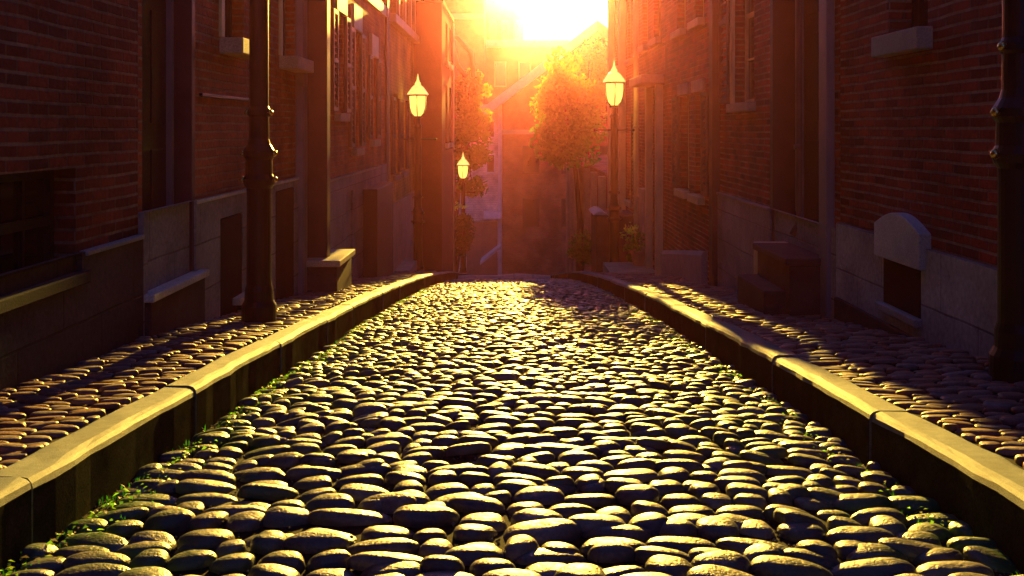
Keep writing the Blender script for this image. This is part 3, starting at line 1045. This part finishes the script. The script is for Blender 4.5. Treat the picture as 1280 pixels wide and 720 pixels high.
# ------------------------------------------------------------------ gas lamps
def make_lamp(x, y, z):
    r = empty('street_lamp', (x, y, z))
    p = MB()
    p.lathe(x, y, [(q_ * .88, h_) for q_, h_ in [(.15, z - .3), (.15, z + .10), (.125, z + .14), (.122, z + .22), (.108, z + .26), (.105, z + .95), (.108, z + 1.0), (.13, z + 1.03),
                   (.138, z + 1.07), (.118, z + 1.11), (.115, z + 1.22), (.135, z + 1.25), (.135, z + 1.29), (.10, z + 1.34), (.088, z + 1.38),
                   (.086, z + 1.55), (.10, z + 1.57), (.10, z + 1.60), (.084, z + 1.63), (.082, z + 3.05), (.10, z + 3.09), (.06, z + 3.16), (.05, z + 3.28)]], 24)
    p.build('post', M['iron'], r, bevel=0)
    for h, rr in ((1.07, .122), (1.27, .119), (1.585, .088)):
        for sg in (-1, 1):
            b = MB().lathe(x + sg * rr * 1.02, y - .02, [(.004, z + h - .026), (.019, z + h - .016), (.025, z + h), (.019, z + h + .016), (.004, z + h + .026)], 10)
            b.build('boss', M['brass'], r, smooth=True)
    l = MB()
    l.tube([(x - .38, y, z + 2.82), (x + .38, y, z + 2.82)], .014, 8)
    for s_ in (-1, 1):
        l.lathe(x + s_ * .385, y, [(.004, z + 2.79), (.024, z + 2.805), (.028, z + 2.82), (.024, z + 2.835), (.004, z + 2.85)], 8)
    l.build('ladder_bar', M['iron'], r)
    # glass body: six panes, narrower at the foot
    zl = z + 3.28
    g = MB()
    g.lathe(x, y, [(.085, zl + .03), (.145, zl + .09), (.185, zl + .20), (.205, zl + .46)], 6)
    gl = g.build('lantern_glass', M['lantern'], r)
    m_ = MB().lathe(x, y, [(.01, zl + .12), (.03, zl + .16), (.03, zl + .24), (.01, zl + .28)], 8)
    f = MB()
    for k in range(6):
        a = 2 * math.pi * (k + .5) / 6
        c, s_ = math.cos(a), math.sin(a)
        f.tube([(x + q * c, y + q * s_, zl + h) for q, h in ((.087, .03), (.148, .09), (.189, .20), (.209, .46))], .011, 5)
    f.lathe(x, y, [(.06, zl - .02), (.095, zl), (.095, zl + .025)], 12)
    f.lathe(x, y, [(.21, zl + .455), (.225, zl + .46), (.225, zl + .482), (.21, zl + .487)], 6)
    f.build('lantern_frame', M['iron'], r)
    t = MB()
    t.lathe(x, y, [(.25, zl + .488), (.24, zl + .51), (.185, zl + .58), (.13, zl + .65), (.075, zl + .69), (.07, zl + .73), (.045, zl + .76), (.028, zl + .80), (.02, zl + .86), (.004, zl + .93)], 6)
    t.build('lantern_roof', M['lantern_top'], r)
    return r


def copy_tree(o, parent=None):
    c = o.copy()
    COL.objects.link(c)
    c.parent = parent
    for ch in o.children:
        copy_tree(ch, c)
    return c


lamp_spots = [(-2.0, 20.4, 'lit gas lamp in front of the plum house end, left side'),
              (2.02, 19.0, 'lit gas lamp in front of the glowing right house row'),
              (-1.68, 33.0, 'distant lit gas lamp in front of the left tree, smallest of all'),
              (-1.95, 7.4, 'thick black lamp post on the left pavement, nearest on that side'),
              (2.44, 4.62, 'black lamp post at the right edge against the granite base')]
lamp = None
for (x, y, lab) in lamp_spots:
    z = float(zs(y))
    if lamp is None:
        lamp = make_lamp(x, y, z)
        o = lamp
    else:
        o = copy_tree(lamp)
        o.location = (x, y, z)
    tag(o, lab, 'street lamp', 'gas lamps along the pavements')


# ------------------------------------------------------------------ plants
def leaves(name, clumps, n, size, mat, parent):
    """clumps: (cx, cy, cz, rx, ry, rz); leaf-sized faces spread through them"""
    w = np.array([c[3] * c[4] * c[5] for c in clumps]) ** .67
    w /= w.sum()
    idx = rng.choice(len(clumps), n, p=w)
    C = np.array(clumps)[idx]
    d = rng.normal(size=(n, 3))
    d /= np.linalg.norm(d, axis=1)[:, None]
    rad = rng.uniform(.35, 1.4, n) ** .6
    P = C[:, :3] + d * rad[:, None] * C[:, 3:]
    u = rng.normal(size=(n, 3)); u /= np.linalg.norm(u, axis=1)[:, None]
    t = rng.normal(size=(n, 3)); v = np.cross(u, t); v /= np.linalg.norm(v, axis=1)[:, None]
    s = rng.uniform(.6, 1.3, n)[:, None] * size
    V = np.stack([P - u * s, P + v * s * .5, P + u * s, P - v * s * .5], 1).reshape(-1, 3)
    F = np.arange(4 * n).reshape(n, 4)
    return np_mesh(name, V, F, mat, parent, smooth=False)


def clumps_in(c, r, n, rr):
    out = []
    for i in range(n):
        d = rng.normal(size=3); d /= np.linalg.norm(d)
        q = rng.uniform(.35, .95)
        k = rng.uniform(*rr)
        out.append((c[0] + d[0] * r[0] * q, c[1] + d[1] * r[1] * q, c[2] + d[2] * r[2] * q, k, k, k * .75))
    return out


def tree(label, base, crown_c, crown_r, ncl, nleaf, lsize, mat, rr, trunk_r=.11):
    bx, by = base
    bz = float(zs(by)) - .1
    r = empty('street_tree', (bx, by, bz))
    tag(r, label, 'tree')
    cl = clumps_in(crown_c, crown_r, ncl, rr)
    t = MB()
    mid = (bx + (crown_c[0] - bx) * .35, by, crown_c[2] - crown_r[2] * .75)
    t.tube([(bx, by, bz), (bx + .03, by + .02, (bz + mid[2]) / 2), mid, (crown_c[0], crown_c[1], crown_c[2] + crown_r[2] * .4)],
           [trunk_r * 1.3, trunk_r, trunk_r * .8, trunk_r * .25], 9)
    for c in cl[:14]:
        k = random.uniform(.1, .8)
        p0 = Vector(mid).lerp(Vector(crown_c), k)
        p1 = Vector(c[:3])
        pm = p0.lerp(p1, .5) + Vector((0, 0, .15))
        t.tube([p0, pm, p1], [trunk_r * .4, trunk_r * .25, trunk_r * .08], 6)
    t.build('trunk', M['bark'], r, smooth=True)
    leaves('crown', cl, nleaf, lsize, mat, r)
    return r


tree('green street tree overhanging the right side above the shrub', (2.35, 33.5), (1.95, 33.0, E(.25)), (1.4, 1.5, 2.2), 58, 8500, .10, M['leaf'], (.28, .6))
tree('narrow leafy tree on the left behind the smallest gas lamp', (-2.2, 36), (-1.65, 36, E(-.2)), (.75, 1.2, 2.75), 44, 6000, .10, M['leaf'], (.26, .5))
tree('sunlit tree at the bottom of the hill below the raking cornice', (3.9, 50), (3.9, 50, E(2.2)), (2.1, 1.4, 2.3), 34, 8000, .10, M['leaf'], (.4, .8))


def shrub(label, x, y, h, r, nleaf, mat, flowers=0):
    z = float(zs(y))
    e = empty('shrub', (x, y, z))
    tag(e, label, 'shrub')
    t = MB()
    for i in range(6):
        a = random.uniform(0, 6.28)
        t.tube([(x, y, z - .05), (x + r * .3 * math.cos(a), y + r * .3 * math.sin(a), z + h * .5), (x + r * .7 * math.cos(a), y + r * .7 * math.sin(a), z + h * .85)], [.02, .014, .006], 5)
    t.build('stem', M['bark'], e)
    leaves('foliage', clumps_in((x, y, z + h * .55), (r, r, h * .45), 14, (r * .3, r * .6)), nleaf, .045, mat, e)
    if flowers:
        leaves('blossoms', clumps_in((x, y, z + h * .95), (r * .9, r * .9, .12), 6, (.06, .14)), flowers, .04, M['petal'], e)
    return e


shrub('rounded green shrub on the right pavement below the street tree', 1.78, 24.0, 1.05, .42, 1700, M['leaf'])
shrub('tall dark shrub with orange flowers behind the left lamp', -1.66, 29.2, 2.1, .52, 3600, M['leaf_dark'], 140)
shrub('small flowering shrub beside the pale doorstep at right', 2.38, 18.9, .85, .16, 500, M['leaf'], 90)

# stoop wall by the right lamp
st = empty('stoop', (2.2, 20.4, float(zs(20.4)))); tag(st, 'dark stone stoop with pale rounded caps behind the right gas lamp', 'stoop')
MB().box(1.72, 2.55, 19.62, 20.9, float(zs(21)) - .3, E(-1.78)).build('wall', M['granite_dark'], st, bevel=.02)
mb = MB(); mb.prism([(1.66 + .3 * i / 8, E(-1.775) + .07 * math.sin(math.pi * i / 8)) for i in range(9)], 'y', 19.58, 20.94); mb.build('coping', M['pale_stone'], st)
mb = MB(); mb.tube([(2.02, 19.7, E(-1.95)), (2.06, 19.72, E(-1.80)), (2.14, 19.75, E(-1.72)), (2.26, 19.8, E(-1.70))], .035, 8); mb.build('handrail', M['pale_stone'], st, smooth=True)
# flower pot and loose stones by the doorway at right
pt = empty('flower_pot', (2.42, 18.3, float(zs(18.3)))); tag(pt, 'terracotta pot standing on the pale doorstep at right', 'pot')
z = float(zs(17.2)) + .03
mb = MB().lathe(2.40, 18.1, [(.11, z), (.16, z + .22), (.18, z + .23), (.18, z + .28), (.15, z + .28), (.14, z + .25)], 16); mb.build('pot', M['terracotta'], pt, smooth=False)
leaves('foliage', [(2.40, 18.1, z + .42, .2, .2, .2)], 260, .04, M['leaf'], pt)
# pale bracket hanging from the plum house end on the left
br = empty('sign_bracket', (-1.8, 27.9, E(2.3))); tag(br, 'pale forked bracket standing out from the plum house on the left', 'bracket')
mb = MB()
mb.tube([(-1.95, 28.2, E(2.75)), (-1.62, 28.2, E(2.65)), (-1.2, 28.2, E(2.2)), (-1.12, 28.2, E(1.5))], .075, 8)
mb.tube([(-1.75, 28.2, E(2.5)), (-1.62, 28.2, E(1.9)), (-1.36, 28.2, E(1.5))], .07, 8)
mb.build('arm', M['cream_trim'], br, smooth=True)

# ------------------------------------------------------------------ air
SUN_EL, SUN_AZ = 9.6, 1.9
hz = MB().box(-92, 92, -42, 172, -10.0, 16.0).build('haze', None) if False else None
mb = MB().box(-92, 92, -42, 172, -9.9, E(17))
me = bpy.data.materials.new('warm haze')
me.use_nodes = True
nt = me.node_tree
nt.nodes.clear()
out = nt.nodes.new('ShaderNodeOutputMaterial')
pv = nt.nodes.new('ShaderNodeVolumePrincipled')
pv.inputs['Color'].default_value = (1.0, .25, .36, 1)
pv.inputs['Density'].default_value = .0014
pv.inputs['Anisotropy'].default_value = .95
nt.links.new(pv.outputs[0], out.inputs['Volume'])
tag(mb.build('haze', me), 'warm dusty evening haze filling the street', 'haze', kind='stuff')

# ------------------------------------------------------------------ light
W = bpy.data.worlds.new('World')
SC.world = W
W.use_nodes = True
nt = W.node_tree
bg = nt.nodes['Background']
sky = nt.nodes.new('ShaderNodeTexSky')
sky.sky_type = 'NISHITA'
sky.sun_disc = False
sky.sun_elevation = R(SUN_EL)
sky.sun_rotation = R(SUN_AZ)
sky.dust_density = .6
sky.air_density = 1.0
sky.ozone_density = 3.0
nt.links.new(mix(nt, 1.0, sky.outputs[0], (.36, .50, 1.15), 'MULTIPLY'), bg.inputs[0])
bg.inputs[1].default_value = .052
sl_ = bpy.data.lights.new('sun', 'SUN')
sl_.energy = 5.0
sl_.angle = R(.5)
sl_.color = (1.0, .61, .085)
so = bpy.data.objects.new('sun', sl_)
COL.objects.link(so)
d = -Vector((math.sin(R(SUN_AZ)) * math.cos(R(SUN_EL)), math.cos(R(SUN_AZ)) * math.cos(R(SUN_EL)), math.sin(R(SUN_EL))))
so.rotation_euler = d.to_track_quat('-Z', 'Y').to_euler()
so.location = (0, 0, 20)

# ------------------------------------------------------------------ camera
cd = bpy.data.cameras.new('camera')
cam = bpy.data.objects.new('camera', cd)
COL.objects.link(cam)
cam.location = (0, 0, EYE)
cam.rotation_euler = (R(90), 0, 0)
cd.sensor_width = 36
cd.lens = 36 * 1200 / 1280
cd.shift_y = -200 / 1280
cd.clip_start = .05
cd.clip_end = 600
SC.camera = cam
SC.view_settings.view_transform = 'Standard'
SC.view_settings.look = 'None'
SC.view_settings.exposure = 1.7
SC.view_settings.gamma = 1
SC.cycles.use_denoising = True
SC.cycles.max_bounces = 6
SC.cycles.volume_bounces = 0
SC.cycles.sample_clamp_indirect = 4
